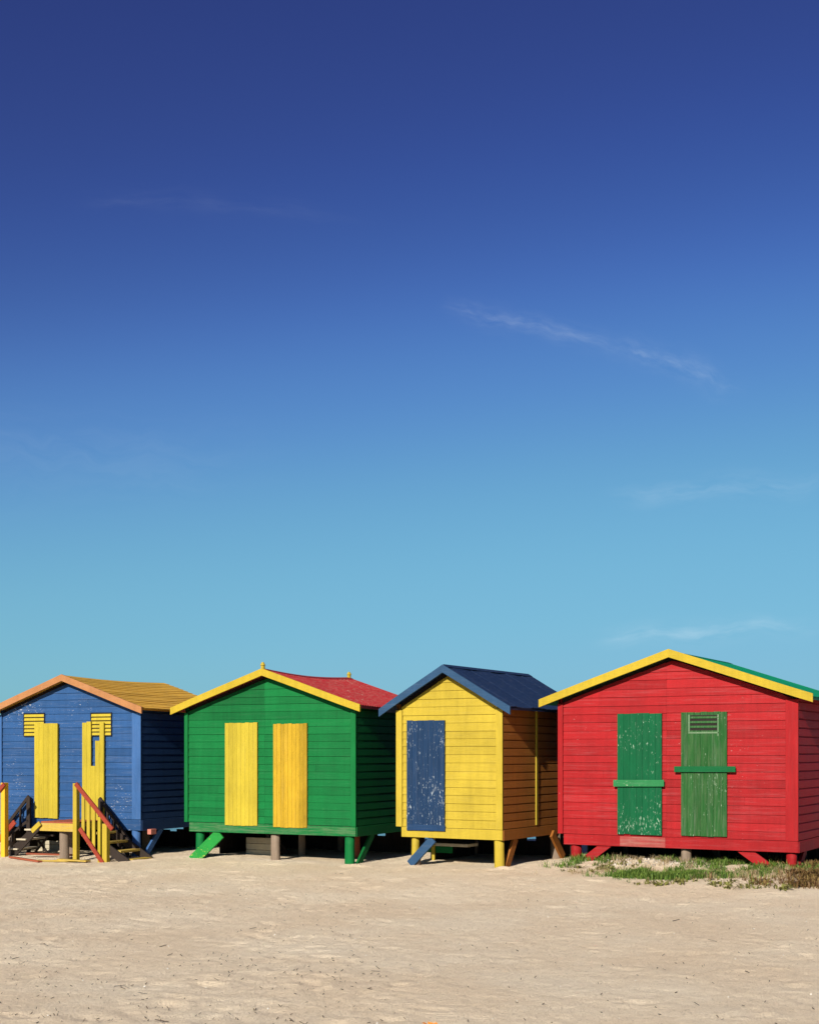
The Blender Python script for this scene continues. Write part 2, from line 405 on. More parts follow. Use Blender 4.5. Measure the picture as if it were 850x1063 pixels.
    for (a, b_) in ((-.02, .1), (w-.1, w+.02)):
        mb = MB(); mb.box(a, b_, D+.0165, D+.04, zb, ct, .5); mb.build('corner_board', mats['corner'], h.root, bevel=.003)
    # --- roof
    def ridge_off(v): return -sag*sin(pi*min(max((v+fo)/(D+2*fo),0),1))
    va, vb = -fo+.001, D+fo
    mb = MB()
    if roof == 'lap':
        nb = 16
        for sgn in (-1,1):
            for i in range(nb):
                a0, a1 = i/nb, (i+1)/nb+.012
                seg = 16; t = rng.gauss(.5,.25); j0 = rng.uniform(-.006,.006)
                for k in range(seg):
                    p0, p1 = va+(vb-va)*k/seg, va+(vb-va)*(k+1)/seg
                    def P(a, v, lift):
                        u = w/2+sgn*a*(w/2+ov+.02)
                        return (u, v, apex+.012-drop-slope*abs(u-w/2)+lift+ridge_off(v)*(1-.5*a)+.003*sin(v*3.1+i*1.7)*a+j0*.5)
                    mb.quad(P(a0,p0,.0),P(a0,p1,.0),P(a1,p1,.011),P(a1,p0,.011), t)
                    mb.quad(P(a1,p0,.011),P(a1,p1,.011),P(a1,p1,-.006),P(a1,p0,-.006), t)
        mb2 = None
    else:
        nv = 300 if roof == 'corr' else 120; na = 10
        for sgn in (-1,1):
            grid = []
            for i in range(na+1):
                row = []
                for k in range(nv+1):
                    a = i/na; v = va+(vb-va)*k/nv
                    u = w/2+sgn*a*(w/2+ov-.012)
                    z = apex+.014-drop-slope*abs(u-w/2)+ridge_off(v)*(1-.6*a)
                    if roof == 'corr': z += .010*sin(2*pi*v/.085)
                    else:
                        z += .005*sin(2*pi*v/.9+a*2)+.003*sin(v*7+a*9)
                        if abs(((v+.3)/.62) % 1 - .5) < .05: z += .008
                    row.append((u, v, z))
                grid.append(row)
            for i in range(na):
                for k in range(nv):
                    mb.quad(grid[i][k],grid[i][k+1],grid[i+1][k+1],grid[i+1][k], .5+.1*sin(k*.9))
            # eave lip
            for k in range(nv):
                p, q_ = grid[na][k], grid[na][k+1]
                mb.quad(p, q_, (q_[0], q_[1], q_[2]-.012), (p[0], p[1], p[2]-.012), .4)
    # deck under the sheet, butting under it
    for sgn in (-1,1):
        u1 = w/2+sgn*(w/2+ov-.02)
        n0 = 14
        for k in range(n0):
            p0 = -fo+.034+(D+2*fo-.068)*k/n0; p1 = -fo+.034+(D+2*fo-.068)*(k+1)/n0
            def Z(u, v, o): return apex-drop-slope*abs(u-w/2)+o+ridge_off(v)*(1-.5*abs(u-w/2)/(w/2))
            ring = lambda v: [(w/2,v,Z(w/2,v,-.006)),(u1,v,Z(u1,v,-.006)),(u1,v,Z(u1,v,-.04)),(w/2,v,Z(w/2,v,-.04))]
            mb.prism(ring(p0), ring(p1), .2)
    h.roof = mb.build('roof', mats['roof'], h.root, smooth=False)
    # --- ridge cap strip
    if roof != 'lap':
        mb = MB(); n0 = 24
        for k in range(n0):
            p0 = va+.01+(vb-va-.02)*k/n0; p1 = va+.01+(vb-va-.02)*(k+1)/n0
            def rg(v):
                z = apex-drop+ridge_off(v)
                return [(w/2-.08,v,z+.030-slope*.08),(w/2,v,z+.031),(w/2+.08,v,z+.030-slope*.08),(w/2+.08,v,z+.026-slope*.08),(w/2,v,z+.026),(w/2-.08,v,z+.026-slope*.08)]
            mb.prism(rg(p0), rg(p1), .5)
        mb.build('ridge_cap', mats['roof'], h.root)
    # --- bargeboards front and back
    for vv, th in ((-fo-.03, .032),(D+fo-.032,.032)):
        for sgn in (-1,1):
            u0 = w/2; u1 = w/2+sgn*(w/2+ov); n0 = 10
            mb = MB()
            e = [0.0]*2
            for k in range(n0):
                def ring(t):
                    u = u0+(u1-u0)*t; top = apex-slope*abs(u-w/2)+.008+.006*sin(t*5+sgn)*t-(drop+.022 if vv > 0 else 0)
                    return [(u,vv,top),(u,vv+th,top),(u,vv+th,top-bw),(u,vv,top-bw)]
                if k == 0: mb.poly(ring(0), .5)
                r0, r1 = ring(k/n0), ring((k+1)/n0)
                for i in range(4):
                    j = (i+1) % 4; mb.quad(r0[i], r0[j], r1[j], r1[i], .5)
                if k == n0-1: mb.poly(ring(1), .5)
            mb.build('bargeboard', mats['barge'], h.root)
    return h

def loc(h, px, py, v=0.0):
    """point of the hut's own vertical plane y=v that the survey saw at (px,py): local x and z"""
    k = (px-PX)/F; c, s_ = cos(h.ph), sin(h.ph)
    X0, Y0 = h.x+v*s_, h.y+v*c
    u = (k*Y0-X0)/(c+k*s_); d = Y0-u*s_
    return u, EYE-(py-HZ)*d/F
def locside(h, px, py, u=None):
    """the same on the right-hand side plane x=u: local y and z"""
    u = h.w if u is None else u
    k = (px-PX)/F; c, s_ = cos(h.ph), sin(h.ph)
    X0, Y0 = h.x+u*c, h.y-u*s_
    v = (k*Y0-X0)/(s_-k*c); d = Y0+v*c
    return v, EYE-(py-HZ)*d/F
def world(h, u, v):
    c, s_ = cos(h.ph), sin(h.ph)
    return h.x+u*c+v*s_, h.y-u*s_+v*c
def ghut(h, u, v): return gz(*world(h, u, v))

def door(h, p0, p1, mat, n=6, v=-.022, th=.028, name='door', label=None, skip=(), rag=.006, vmap=None):
    """vertical boards side by side on the front wall, p0 top-left and p1 bottom-right as surveyed"""
    u0, zt = loc(h, p0[0], p0[1], v); u1, zb = loc(h, p1[0], p1[1], v)
    mb = MB(); wd = (u1-u0)/n
    for i in range(n):
        if i in skip: continue
        t = rng.gauss(.5,.28); dy = rng.uniform(-.0012,.0012); a = u0+i*wd+.0012; b_ = u0+(i+1)*wd-.0012
        z0 = zb+rng.uniform(-rag,rag); z1 = zt+rng.uniform(-rag,rag)
        if vmap and i in vmap: z1 = loc(h, p0[0], vmap[i], v)[1]
        mb.box(a, b_, v-th+dy, v+.004, z0, z1, t)
    mb.box(u0+.004, u1-.004, v+.0055, v+.012, max(zb, h.zb)+.02, zt-.03 if not vmap else zb+.3, .2)
    d = mb.build(name, mat, h.root, bevel=.0012)
    if label: d['label'] = label
    return d, u0, u1, zb, zt
def stilt(h, u, v, mat, r=.075, top=None, wob=.004):
    mb = MB(); g = ghut(h, u, v)
    mb.pole((u,v,g-.25),(u,v,(top or h.zs)), r*.96, r*.90, wob=wob)
    return mb.build('stilt', mat, h.root, smooth=True)
def brace(h, a, b_, mat, w=.12, t=.045, side=(0,1,0), name='brace'):
    mb = MB(); mb.plank(a, b_, w, t, side); return mb.build(name, mat, h.root, bevel=.004)
def gapx(h, *pairs): return tuple((loc(h,a,860,h.D)[0]-.05, loc(h,b_,860,h.D)[0]+.05) for a, b_ in pairs)
def shade_skirt(h, gaps=(), start=.35):
    """dark boards added under the hut so the shade there turns black"""
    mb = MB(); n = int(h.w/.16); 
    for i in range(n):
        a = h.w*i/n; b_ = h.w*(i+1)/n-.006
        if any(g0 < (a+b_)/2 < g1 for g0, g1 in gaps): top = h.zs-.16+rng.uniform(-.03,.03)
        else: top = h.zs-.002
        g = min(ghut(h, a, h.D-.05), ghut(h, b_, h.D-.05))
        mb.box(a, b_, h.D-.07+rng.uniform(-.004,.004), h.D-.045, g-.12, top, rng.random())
    mb.build('shade_boards', M['blkbrown'], h.root)
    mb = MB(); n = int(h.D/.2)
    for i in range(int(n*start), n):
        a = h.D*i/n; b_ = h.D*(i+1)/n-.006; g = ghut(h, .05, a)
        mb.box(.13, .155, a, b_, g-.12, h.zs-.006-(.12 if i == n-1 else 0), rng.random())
    mb.build('shade_boards', M['blkbrown'], h.root)

# ---- red hut, right
red = make_hut('red hut with a green roof and two green barred doors',
    580.5, 827, 19.4, 30, 2.72, .335, .17, 2.62, 3.36, 2.64, .27, bw=.125,
    mats=dict(front=M['red_x'], side=M['red_y'], sill=M['red_x'], corner=M['red_z'], roof=M['roof_green'], barge=M['barge_yel']),
    joints=(1.78,), tonefun=lambda u, z: (.25 if u > 1.78 and z > 2.5 else 0), roof='corr', drop=.045, pitch=.128, corner=.07, corner_r=.16)
door(red, (641,741), (687,867), M['door_gr1'], 7, label='darker green door with white flaking at its foot, closed by a low pale bar')
d2, u0, u1, zb, zt = door(red, (707,739.5), (754.5,869), M['door_gr2'], 7, label='faded green door with a louvred vent at its top')
# louvres at the top of the right-hand door
a, _ = loc(red, 716, 745, -.05); b2, _ = loc(red, 744, 745, -.05)
_, zt1 = loc(red, 730, 743, -.05); _, zb1 = loc(red, 730, 757.5, -.05)
mb = MB()
for i in range(3):
    z = zb1+(zt1-zb1)*(i+.62)/3
    mb.prism([(a,-.056,z-.017),(b2,-.056,z-.017),(b2,-.062,z-.012),(a,-.062,z-.012)],
             [(a,-.0515,z+.012),(b2,-.0515,z+.012),(b2,-.0545,z+.018),(a,-.0545,z+.018)], .8)
mb.build('louvre_vent', M['door_gr2'], d2)
mb = MB(); mb.box(a-.01, b2+.01, -.0508, -.0505, zb1-.01, zt1+.01, 0)
mb.build('vent_opening', M['dark'], d2)
mb = MB()
for (x0,x1,z0,z1) in ((a-.03,a-.004,zb1-.03,zt1+.02),(b2+.004,b2+.022,zb1-.10,zt1+.02),(a-.03,b2+.022,zb1-.058,zb1-.032)):
    mb.box(x0,x1,-.056,-.0512,z0,z1,.8)
mb.build('vent_frame', paint('pale_worn_green', (.10,.17,.09), 'x', .5, (.5,.5,.42), .5), d2, bevel=.002)
for (x0, x1, y0, y1, mt, lb) in ((637,689.5,809.5,816.5,M['bar_gr'],'pale green bar across the left door'), (700,763.5,795.5,801.5,M['bar_dk'],None)):
    ua, z1 = loc(red, x0, y0, -.055); ub, z0 = loc(red, x1, y1, -.055)
    zz1 = loc(red, x1, y0, -.055)[1]; zz0 = loc(red, x0, y1, -.055)[1]
    mb = MB(); mb.prism([(ua,-.0895,zz0),(ub,-.0895,z0),(ub,-.0665,z0),(ua,-.0665,zz0)],
                        [(ua,-.0895,z1),(ub,-.0895,zz1),(ub,-.0665,zz1),(ua,-.0665,z1)], .6)
    o = mb.build('crossbar', mt, red.root, bevel=.003)
    if lb: o['label'] = lb
    for uu in (ua+.03, ub-.03):
        k = MB(); k.box(uu-.015, uu+.015, -.0662, -.018, (z0+z1)/2-.025, (z0+z1)/2+.025); k.build('bracket', M['grey'], o)
ua = loc(red, 643, 870, -.04)[0]; ub = loc(red, 690, 870, -.04)[0]
mb = MB(); mb.box(ua, ub, -.0355, -.0305, red.zs+.004, red.zb-.012); o = mb.build('faded_board', M['redfade'], red.root, bevel=.002)
o['label'] = 'bleached pinkish board below the left door'
lx, _ = loc(red, 598, 880, .09); rx, _ = loc(red, 821.5, 885, .09); mx, _ = loc(red, 711, 885, .10)
stilt(red, lx, .09, M['red_z'], .092); stilt(red, rx, .09, M['red_z'], .085); stilt(red, mx, .12, M['grey'], .085)
for u in (.15, 1.8, red.w-.15): stilt(red, u, red.D-.25, M['grey'], .08)
u1_, z1_ = loc(red, 592, 903, .0); u2_, z2_ = loc(red, 634, 873, .0)
brace(red, (u1_,.02,z1_-.03), (u2_,.02,z2_), M['red_x'], .14)
u1_, z1_ = loc(red, 806, 908, .02); u2_, z2_ = loc(red, 768, 880, .02)
brace(red, (u1_,.04,z1_), (u2_,.04,z2_), M['red_x'], .15)
v1_, z1_ = locside(red, 827, 904, red.w-.04); v2_, z2_ = locside(red, 843, 880, red.w-.04)
brace(red, (red.w-.04,.16,ghut(red,red.w,.16)-.05), (red.w-.04,.62,red.zs), M['red_x'], .12, side=(1,0,0))
shade_skirt(red, gaps=gapx(red,(642,647),(697,701),(723,728)))

# ---- yellow hut
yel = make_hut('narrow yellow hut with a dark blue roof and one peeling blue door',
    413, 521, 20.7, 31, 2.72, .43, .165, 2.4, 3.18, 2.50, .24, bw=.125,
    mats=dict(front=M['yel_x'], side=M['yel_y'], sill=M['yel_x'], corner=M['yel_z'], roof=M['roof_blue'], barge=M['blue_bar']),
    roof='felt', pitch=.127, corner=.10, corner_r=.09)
door(yel, (423,748), (462,863), M['door_blue'], 7, label='dark blue door with white paint flaking off')
ua, z1 = loc(yel, 423, 855.5, -.05); ub, z0 = loc(yel, 462, 863, -.05)
mb = MB(); mb.box(ua, ub, -.061, -.0515, z0, z1, .6); mb.build('kick_board', paint('plain_blue_board', (.012,.036,.090), 'x', .1), yel.root, bevel=.002)
vb_ = locside(yel, 555, 800)[0]
mb = MB(); mb.box(yel.w+.0235, yel.w+.040, vb_-.03, vb_+.03, yel.zb+.02, yel.roofz(0)-.16, .7); mb.build('wall_batten', M['yel_z'], yel.root, bevel=.003)
lx, _ = loc(yel, 431, 875, .08); rx, _ = loc(yel, 517.5, 875, .05)
stilt(yel, lx, .08, M['yel_z'], .07); stilt(yel, rx, .07, M['yel_z'], .085)
mb = MB(); g = ghut(yel, lx, .08); mb.pole((lx,.075,g-.2),(lx+.01,.08,g+.16), .092, .078, wob=.003); mb.build('stilt_foot', M['grey'], yel.root, smooth=True)
u1_, z1_ = loc(yel, 426, 897, .0); u2_, z2_ = loc(yel, 449, 871, .0)
brace(yel, (u1_,-.01,z1_), (u2_,.02,z2_), M['blue_bar'], .135)
brace(yel, (yel.w-.02,.16,ghut(yel,yel.w,.16)-.04), (yel.w-.02,.50,yel.zs+.01), M['yel_y'], .14, side=(1,0,0))
vr = 2.08
mb = MB(); g = ghut(yel, yel.w-.05, vr); mb.pole((yel.w-.05,vr,g-.2),(yel.w-.05,vr,yel.zs), .085,.08); mb.build('stilt', M['grey'], yel.root, smooth=True)
brace(yel, (yel.w+.045,vr+.10,g+.02), (yel.w+.045,vr-.35,yel.zs+.02), M['yel_y'], .14, side=(1,0,0))
stilt(yel, .12, yel.D-.3, M['grey'], .07)
shade_skirt(yel, gaps=gapx(yel,(497,508),(549,553)))

# ---- green hut
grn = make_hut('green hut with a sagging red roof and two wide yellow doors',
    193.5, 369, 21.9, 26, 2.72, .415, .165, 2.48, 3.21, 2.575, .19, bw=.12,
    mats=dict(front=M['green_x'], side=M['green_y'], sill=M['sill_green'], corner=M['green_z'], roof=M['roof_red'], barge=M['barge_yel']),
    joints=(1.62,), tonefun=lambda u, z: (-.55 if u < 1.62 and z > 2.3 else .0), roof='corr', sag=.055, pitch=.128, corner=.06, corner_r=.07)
door(grn, (234.5,750.5), (268,857.5), M['door_yel'], 8, label='clean bright yellow door')
door(grn, (284.5,751.5), (319.5,859.5), M['door_och'], 9, label='ochre streaked yellow door')
for v in (-.165, grn.D+.15):
    mb = MB(); mb.pole((grn.w/2,v,3.10),(grn.w/2,v,3.27), .038, .035); mb.pole((grn.w/2,v,3.27),(grn.w/2,v,3.325), .048, .018)
    mb.build('finial', M['yel_z'], grn.root, smooth=False)
lx, _ = loc(grn, 206, 875, .08); rx, _ = loc(grn, 363.5, 875, .08); mx, _ = loc(grn, 286.5, 875, .10)
stilt(grn, lx+.04, .10, M['green_z'], .085); stilt(grn, rx, .08, M['green_z'], .09); stilt(grn, mx, .10, M['grey'], .085)
u1_, z1_ = loc(grn, 201, 893, -.06); u2_, z2_ = loc(grn, 229, 865, .02)
brace(grn, (u1_,-.08,z1_-.01), (u2_,.02,z2_), M['green_peel'], .20)
brace(grn, (grn.w-.03,.14,ghut(grn,grn.w,.16)-.03), (grn.w-.03,.66,grn.zs+.01), M['green_y'], .12, side=(1,0,0))
brace(grn, (1.3,1.25,ghut(grn,1.3,1.25)), (.9,1.25,grn.zs), M['blkbrown'], .12)
for u, v in ((.9,1.3),(1.65,1.2),(2.8,1.1),(.12,2.45),(1.75,2.45),(grn.w-.12,2.45)): stilt(grn, u, v, M['brown'] if u == 2.8 else M['grey'], .07)
shade_skirt(grn, gaps=gapx(grn,(386,402)))

# ---- blue hut
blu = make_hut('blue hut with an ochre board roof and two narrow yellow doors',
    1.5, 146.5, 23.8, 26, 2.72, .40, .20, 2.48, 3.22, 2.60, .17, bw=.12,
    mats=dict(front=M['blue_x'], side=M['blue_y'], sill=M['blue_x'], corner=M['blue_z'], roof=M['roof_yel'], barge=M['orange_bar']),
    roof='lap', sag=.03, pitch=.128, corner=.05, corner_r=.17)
def vent(h, p0, p1):
    u0, zt = loc(h, p0[0], p0[1], -.03); u1, zb = loc(h, p1[0], p1[1], -.03)
    mb = MB(); n = 6
    for (a0,a1,b0,b1) in ((u0-.008,u0+.012,zb,zt),(u1-.012,u1+.004,zb,zt),(u0-.008,u1+.004,zt+.001,zt+.014),(u0-.008,u1+.004,zb-.010,zb-.001)):
        mb.box(a0,a1,-.037,-.018,b0,b1,.2)
    o = mb.build('vent_frame', M['vent_shade'], h.root, bevel=.002)
    s = MB()
    for i in range(n):
        z = zb+(zt-zb)*(i+.5)/n; k = (zt-zb)/n
        s.prism([(u0+.014,-.036,z-k*.36),(u1-.014,-.036,z-k*.36),(u1-.014,-.030,z-k*.44),(u0+.014,-.030,z-k*.44)],
                [(u0+.014,-.026,z+k*.30),(u1-.014,-.026,z+k*.30),(u1-.014,-.020,z+k*.30),(u0+.014,-.020,z+k*.30)], .6)
    s.build('louvre', M['door_yel'], o)
    s = MB(); s.box(u0+.013, u1-.013, -.0185, -.0172, zb+.002, zt-.002, 0); s.build('vent_opening', M['dark'], o)
vent(blu, (25,741), (46.5,764)); vent(blu, (94.5,740.5), (116,763.5))
door(blu, (37,751), (61,849.5), M['door_yel'], 5, v=-.046, th=.026, label='complete narrow yellow door')
door(blu, (86.5,750), (109,861), M['door_yel'], 5, v=-.046, th=.026, vmap={2:795, 3:769}, rag=.02, label='broken narrow yellow door with a board missing')
bx, _ = loc(blu, 142, 875, .06)
stilt(blu, bx, .06, M['blue_z'], .085)
brace(blu, (blu.w-.02,.12,ghut(blu,blu.w,.12)-.03), (blu.w-.02,.62,blu.zs+.01), M['blue_z'], .11, side=(1,0,0))
gxp, _ = loc(blu, 67.5, 870, .0)
stilt(blu, gxp, .02, M['grey'], .095)
for u, v in ((.15,.1),(.15,2.45),(1.6,2.45),(blu.w-.12,2.45),(2.4,1.3)): stilt(blu, u, v, M['grey'], .08)
mb = MB(); v_, z_ = locside(blu, 155.5, 863, blu.w+.02); mb.box(blu.w+.038, blu.w+.12, v_-.09, v_+.07, z_-.05, z_+.045); mb.build('joist_end', M['salmon'], blu.root, bevel=.006)
shade_skirt(blu, gaps=gapx(blu,(171,190)), start=.04)

# ------------------------------------------------------------------ stairs and landing in front of the blue hut
RZ = -blu.ph
def at(h, u, v, z=0): x, y = world(h, u, v); return (x, y, z)
VS = -.85
def P(px, py, v=VS):
    u, z = loc(blu, px, py, v); return (u, v, z)
def stairs_frame(label, u, v):
    r = empty('beach_stairs', at(blu, u, v, ghut(blu, u, v)), RZ)
    tag(r, label, 'stairs', 'stairs in front of the blue hut')
    off = (u, v, r.location.z)
    return r, off
def rel(p, off): return tuple(a-b_ for a, b_ in zip(p, off))

uB, _, _ = P(79.5, 870); uC, _, _ = P(110, 880)
r, off = stairs_frame('yellow stairs with a red handrail descending to the right of the blue hut landing', (uB+uC)/2, VS)
def post(px, ptop, w, d, mat, rt, of, v=VS, name='post'):
    u, _, zt = P(px, ptop, v); g = ghut(blu, u, v); p = rel((u,v,g), of)
    mb = MB(); mb.box(p[0]-w/2, p[0]+w/2, p[1]-d/2, p[1]+d/2, p[2]-.2, zt-of[2], rng.gauss(.5,.1))
    return mb.build(name, mat, rt, bevel=.004)
post(79.5, 813, .085, .09, M['yel_z'], r, off)
post(104.2, 848, .06, .06, M['door_yel'], r, off)
post(110.3, 855, .10, .09, M['yel_z'], r, off)
mb = MB(); mb.plank(rel(P(79,813.5,VS-.07),off), rel(P(117,861,VS-.07),off), .075, .035, (0,1,0)); mb.build('handrail', M['rail_red'], r, bevel=.004)
mb = MB(); mb.plank(rel(P(83,860,VS-.055),off), rel(P(107,896,VS-.055),off), .075, .03, (0,1,0)); mb.build('lower_rail', M['rail_red'], r, bevel=.004)
for px in (87, 92.4, 97.8):
    t = (px-79)/38; y0 = 813.5+47.5*t; tl = (px-83)/24; y1 = 860+36*tl
    a_ = rel(P(px, y1+2, VS-.02), off); b_ = rel(P(px, y0, VS-.02), off)
    mb = MB(); mb.box(a_[0]-.033, a_[0]+.033, a_[1]-.015, a_[1]+.012, a_[2], b_[2], rng.gauss(.5,.15)); mb.build('baluster', M['yel_z'], r, bevel=.003)
ztop = P(60, 853)[2]
for k in range(4):
    f_ = (k+.5)/4; u = uB+.12+(uC-uB+.40)*f_*1.0; z = ztop-.12-(ztop)*f_*.9+ghut(blu,u,-.5)*f_
    p = rel((u,0,z), off)
    mb = MB(); mb.box(p[0]-.08, p[0]+.08, -.70-off[1], -.16-off[1], p[2]-.02, p[2]+.018, rng.gauss(.5,.2)); mb.build('tread', M['planks'], r, bevel=.004)
for vv in (-.79, -.14):
    g = ghut(blu, uC+.45, vv)
    mb = MB(); mb.plank(rel((uB+.02,vv,ztop-.08),off), rel((uC+.42,vv,g-.04),off), .15, .035, (0,1,0)); mb.build('stringer', M['blkbrown'], r, bevel=.004)

VB = -.10
def shadow_rail(rt, of, p0, p1, pxs, foot_px):  # solid dark rails added where the front railing's shadow falls on the wall
    mb = MB(); mb.plank(rel(P(p0[0],p0[1],VB),of), rel(P(p1[0],p1[1],VB),of), .06, .035, (0,1,0)); mb.build('shadow_handrail', M['blkbrown'], rt, bevel=.003)
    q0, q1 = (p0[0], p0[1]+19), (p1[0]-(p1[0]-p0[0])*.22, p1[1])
    mb = MB(); mb.plank(rel(P(q0[0],q0[1]+6,VB),of), rel(P(q1[0],q1[1]+4,VB),of), .05, .03, (0,1,0)); mb.build('shadow_rail', M['blkbrown'], rt, bevel=.003)
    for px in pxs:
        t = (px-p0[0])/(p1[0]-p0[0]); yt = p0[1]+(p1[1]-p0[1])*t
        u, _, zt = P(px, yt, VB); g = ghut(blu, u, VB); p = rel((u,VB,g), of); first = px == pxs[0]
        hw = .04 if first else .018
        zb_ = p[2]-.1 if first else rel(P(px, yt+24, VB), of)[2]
        mb = MB(); mb.box(p[0]-hw, p[0]+hw, p[1]-.015, p[1]+.02, zb_, zt-of[2]); mb.build('shadow_post' if first else 'shadow_baluster', M['blkbrown'], rt, bevel=.002)
shadow_rail(r, off, (103.5,828.5), (144,886), (104.5,112,119,126,133), 0)

uA, _, _ = P(5, 870)
r, off = stairs_frame('stairs with a dark stringer and orange-yellow post left of the blue hut landing', uA+.2, VS)
post(5.2, 812.5, .095, .10, paint('orange_yellow_post_paint', (.60,.33,.02), 'z', .05, (.4,.2,.05), .15), r, off)
mb = MB(); mb.plank(rel(P(5,814,VS-.075),off), rel(P(-36,862,VS-.075),off), .075, .035, (0,1,0)); mb.build('handrail', M['rail_red'], r, bevel=.004)
mb = MB(); mb.plank(rel(P(16,853,VS+.07),off), rel(P(-20,893,VS+.07),off), .09, .03, (0,1,0)); mb.build('lower_rail', M['rail_red'], r, bevel=.004)
post(-32, 855, .09, .09, M['yel_z'], r, off)
for px in (-7, -15, -23):
    a_ = rel(P(px, 870-(px+7)*1.1, VS-.02), off); b_ = rel(P(px, 814+(5-px)*1.17, VS-.02), off)
    mb = MB(); mb.box(a_[0]-.033, a_[0]+.033, a_[1]-.015, a_[1]+.012, a_[2], b_[2]); mb.build('baluster', M['yel_z'], r, bevel=.003)
for vv in (-.62, -.14):
    a_ = P(40, 858, vv); b_ = P(11, 893, vv); g = ghut(blu, b_[0], vv)
    mb = MB(); mb.plank(rel(a_,off), rel((b_[0],vv,g-.03),off), .15, .035, (0,1,0)); mb.build('stringer', M['blkbrown'], r, bevel=.004)
for k in range(3):
    f_ = (k+.6)/3.3; a_ = P(38, 858, -.62); b_ = P(10, 891, -.62)
    u = a_[0]+(b_[0]-a_[0])*f_; z = a_[2]+(b_[2]-a_[2])*f_; p = rel((u,0,z+.05),off)
    mb = MB(); mb.box(p[0]-.11,p[0]+.11,-.68-off[1],-.10-off[1],p[2]-.015,p[2]+.015,.6); mb.build('tread', M['pale'], r, bevel=.004)

shadow_rail(r, off, (30.5,826.5), (2,864), (30,21.5,13), 0)

# landing between the two stairs
uL = P(42, 855)[0]; uR = P(78, 855)[0]
r = empty('door_landing', at(blu, (uL+uR)/2, -.45, ghut(blu,(uL+uR)/2,-.45)), RZ)
tag(r, 'worn yellow wooden landing on posts below the left door of the blue hut', 'landing')
off = ((uL+uR)/2, -.45, r.location.z)
n = 7
mb = MB()
for i in range(n):
    v0 = -.83+i*.78/n; a_ = rel((uL,v0,ztop),off); mb.box(a_[0], a_[0]+uR-uL, a_[1], a_[1]+.78/n-.006, a_[2]-.03, a_[2]+rng.uniform(-.002,.002), rng.gauss(.5,.25))
mb.build('deck', M['brown'], r, bevel=.003)
a_ = rel((uL,-.86,ztop-.04),off)
mb = MB(); mb.box(a_[0], a_[0]+uR-uL, a_[1]-.005, a_[1]+.028, a_[2]-.13, a_[2]+.012); mb.build('edge_board', M['planks'], r, bevel=.004)
a_ = rel(P(33.5,863,-.90),off); b_ = rel(P(42,854.5,-.90),off)
mb = MB(); mb.plank(a_, b_, .085, .03, (0,1,0)); mb.build('end_board', M['yel_x'], r, bevel=.004)
for uu, vv in ((P(67,870,-.7)[0],-.70),(uL+.08,-.12)):
    mb = MB(); g = ghut(blu, uu, vv); p = rel((uu,vv,0),off); mb.pole((p[0],p[1],g-.2-off[2]),(p[0],p[1],ztop-.045-off[2]), .085,.08, wob=.004); mb.build('post', M['grey'], r, smooth=True)

# folded trestle under the landing
tu = P(44, 875, -.25)[0]
r = empty('folding_trestle', at(blu, tu, -.25, ghut(blu,tu,-.25)), RZ)
tag(r, 'black crossed folding trestle standing in the shade under the landing', 'trestle')
for k, (a_, b_) in enumerate((((-.17,-.04,0),(.17,-.04,.34)),((.17,.0,0),(-.17,.0,.34)))):
    mb = MB(); mb.plank(a_, b_, .035, .03, (0,1,0)); mb.build('leg', M['blkbrown'], r, bevel=.002)
for z, nm in ((.36,'top_bar'),(.03,'foot_bar')):
    mb = MB(); mb.plank((-.30,-.02,z),(.30,-.02,z), .03,.05,(0,1,0)); mb.build(nm, M['blkbrown'], r, bevel=.002)

# loose planks
def loose(label, pa, pb, v, mat, w=.10, t=.03, roll=.2, group='loose planks lying on the sand', cat='plank', hgt=.0, yaw=0):
    a_ = P(pa[0], pa[1], v); b_ = P(pb[0], pb[1], v+yaw)
    A = at(blu, a_[0], a_[1]); B = at(blu, b_[0], b_[1])
    za, zb_ = gz(A[0],A[1])+.02+hgt, gz(B[0],B[1])+.02+hgt*.4
    mid = ((A[0]+B[0])/2, (A[1]+B[1])/2, (za+zb_)/2)
    mb = MB(); mb.plank((A[0]-mid[0],A[1]-mid[1],za-mid[2]),(B[0]-mid[0],B[1]-mid[1],zb_-mid[2]), t if False else w, t, (sin(roll),0,cos(roll)), rng.random())
    o = mb.build('plank', mat, None, bevel=.003); o.location = mid
    tag(o, label, cat, group); return o
loose('long red-brown plank lying on the sand under the landing', (28,889), (76,886), -.75, M['brown'], .09, .03, .3, hgt=.05, yaw=.35)
loose('short red-brown plank by the foot of the left stairs', (12,893), (42,891), -1.0, M['brown'], .10, .03, .1, yaw=-.2)
loose('yellow plank in front of the red-brown planks, nearest the camera', (38,894), (78,890), -1.15, M['planks'], .11, .025, .1, yaw=.25)
loose('faded yellow plank lying against the foot of the right stairs', (62,891), (92,893), -.95, M['planks'], .14, .025, .05, hgt=.02)

# pale board screen and other bits in the shade under the huts
def screen(h, label, p0, p1, v, mat, n=3, cat='board screen', name='board_screen', shade=None):
    u0, zt = loc(h, p0[0], p0[1], v); u1, zb = loc(h, p1[0], p1[1], v)
    g = ghut(h, (u0+u1)/2, v); r = empty(name, at(h, (u0+u1)/2, v, g), -h.ph); tag(r, label, cat)
    zb = g-.02; hh = (zt-zb)/n; wd = (u1-u0)/2
    for i in range(n):
        mb = MB(); mb.box(-wd, wd, -.012, .012, zb-g+i*hh+.003, zb-g+(i+1)*hh-.003, rng.random()); mb.build('board', mat, r, bevel=.003)
    for s_ in (-1,1):
        mb = MB(); mb.box(s_*(wd-.05)-.025, s_*(wd-.05)+.025, .0135, .05, -.05, zt-g-.01); mb.build('batten', M['grey'], r)
screen(grn, 'low screen of pale horizontal boards in the shade under the green hut', (256,869), (286,886), .95, M['pale'])
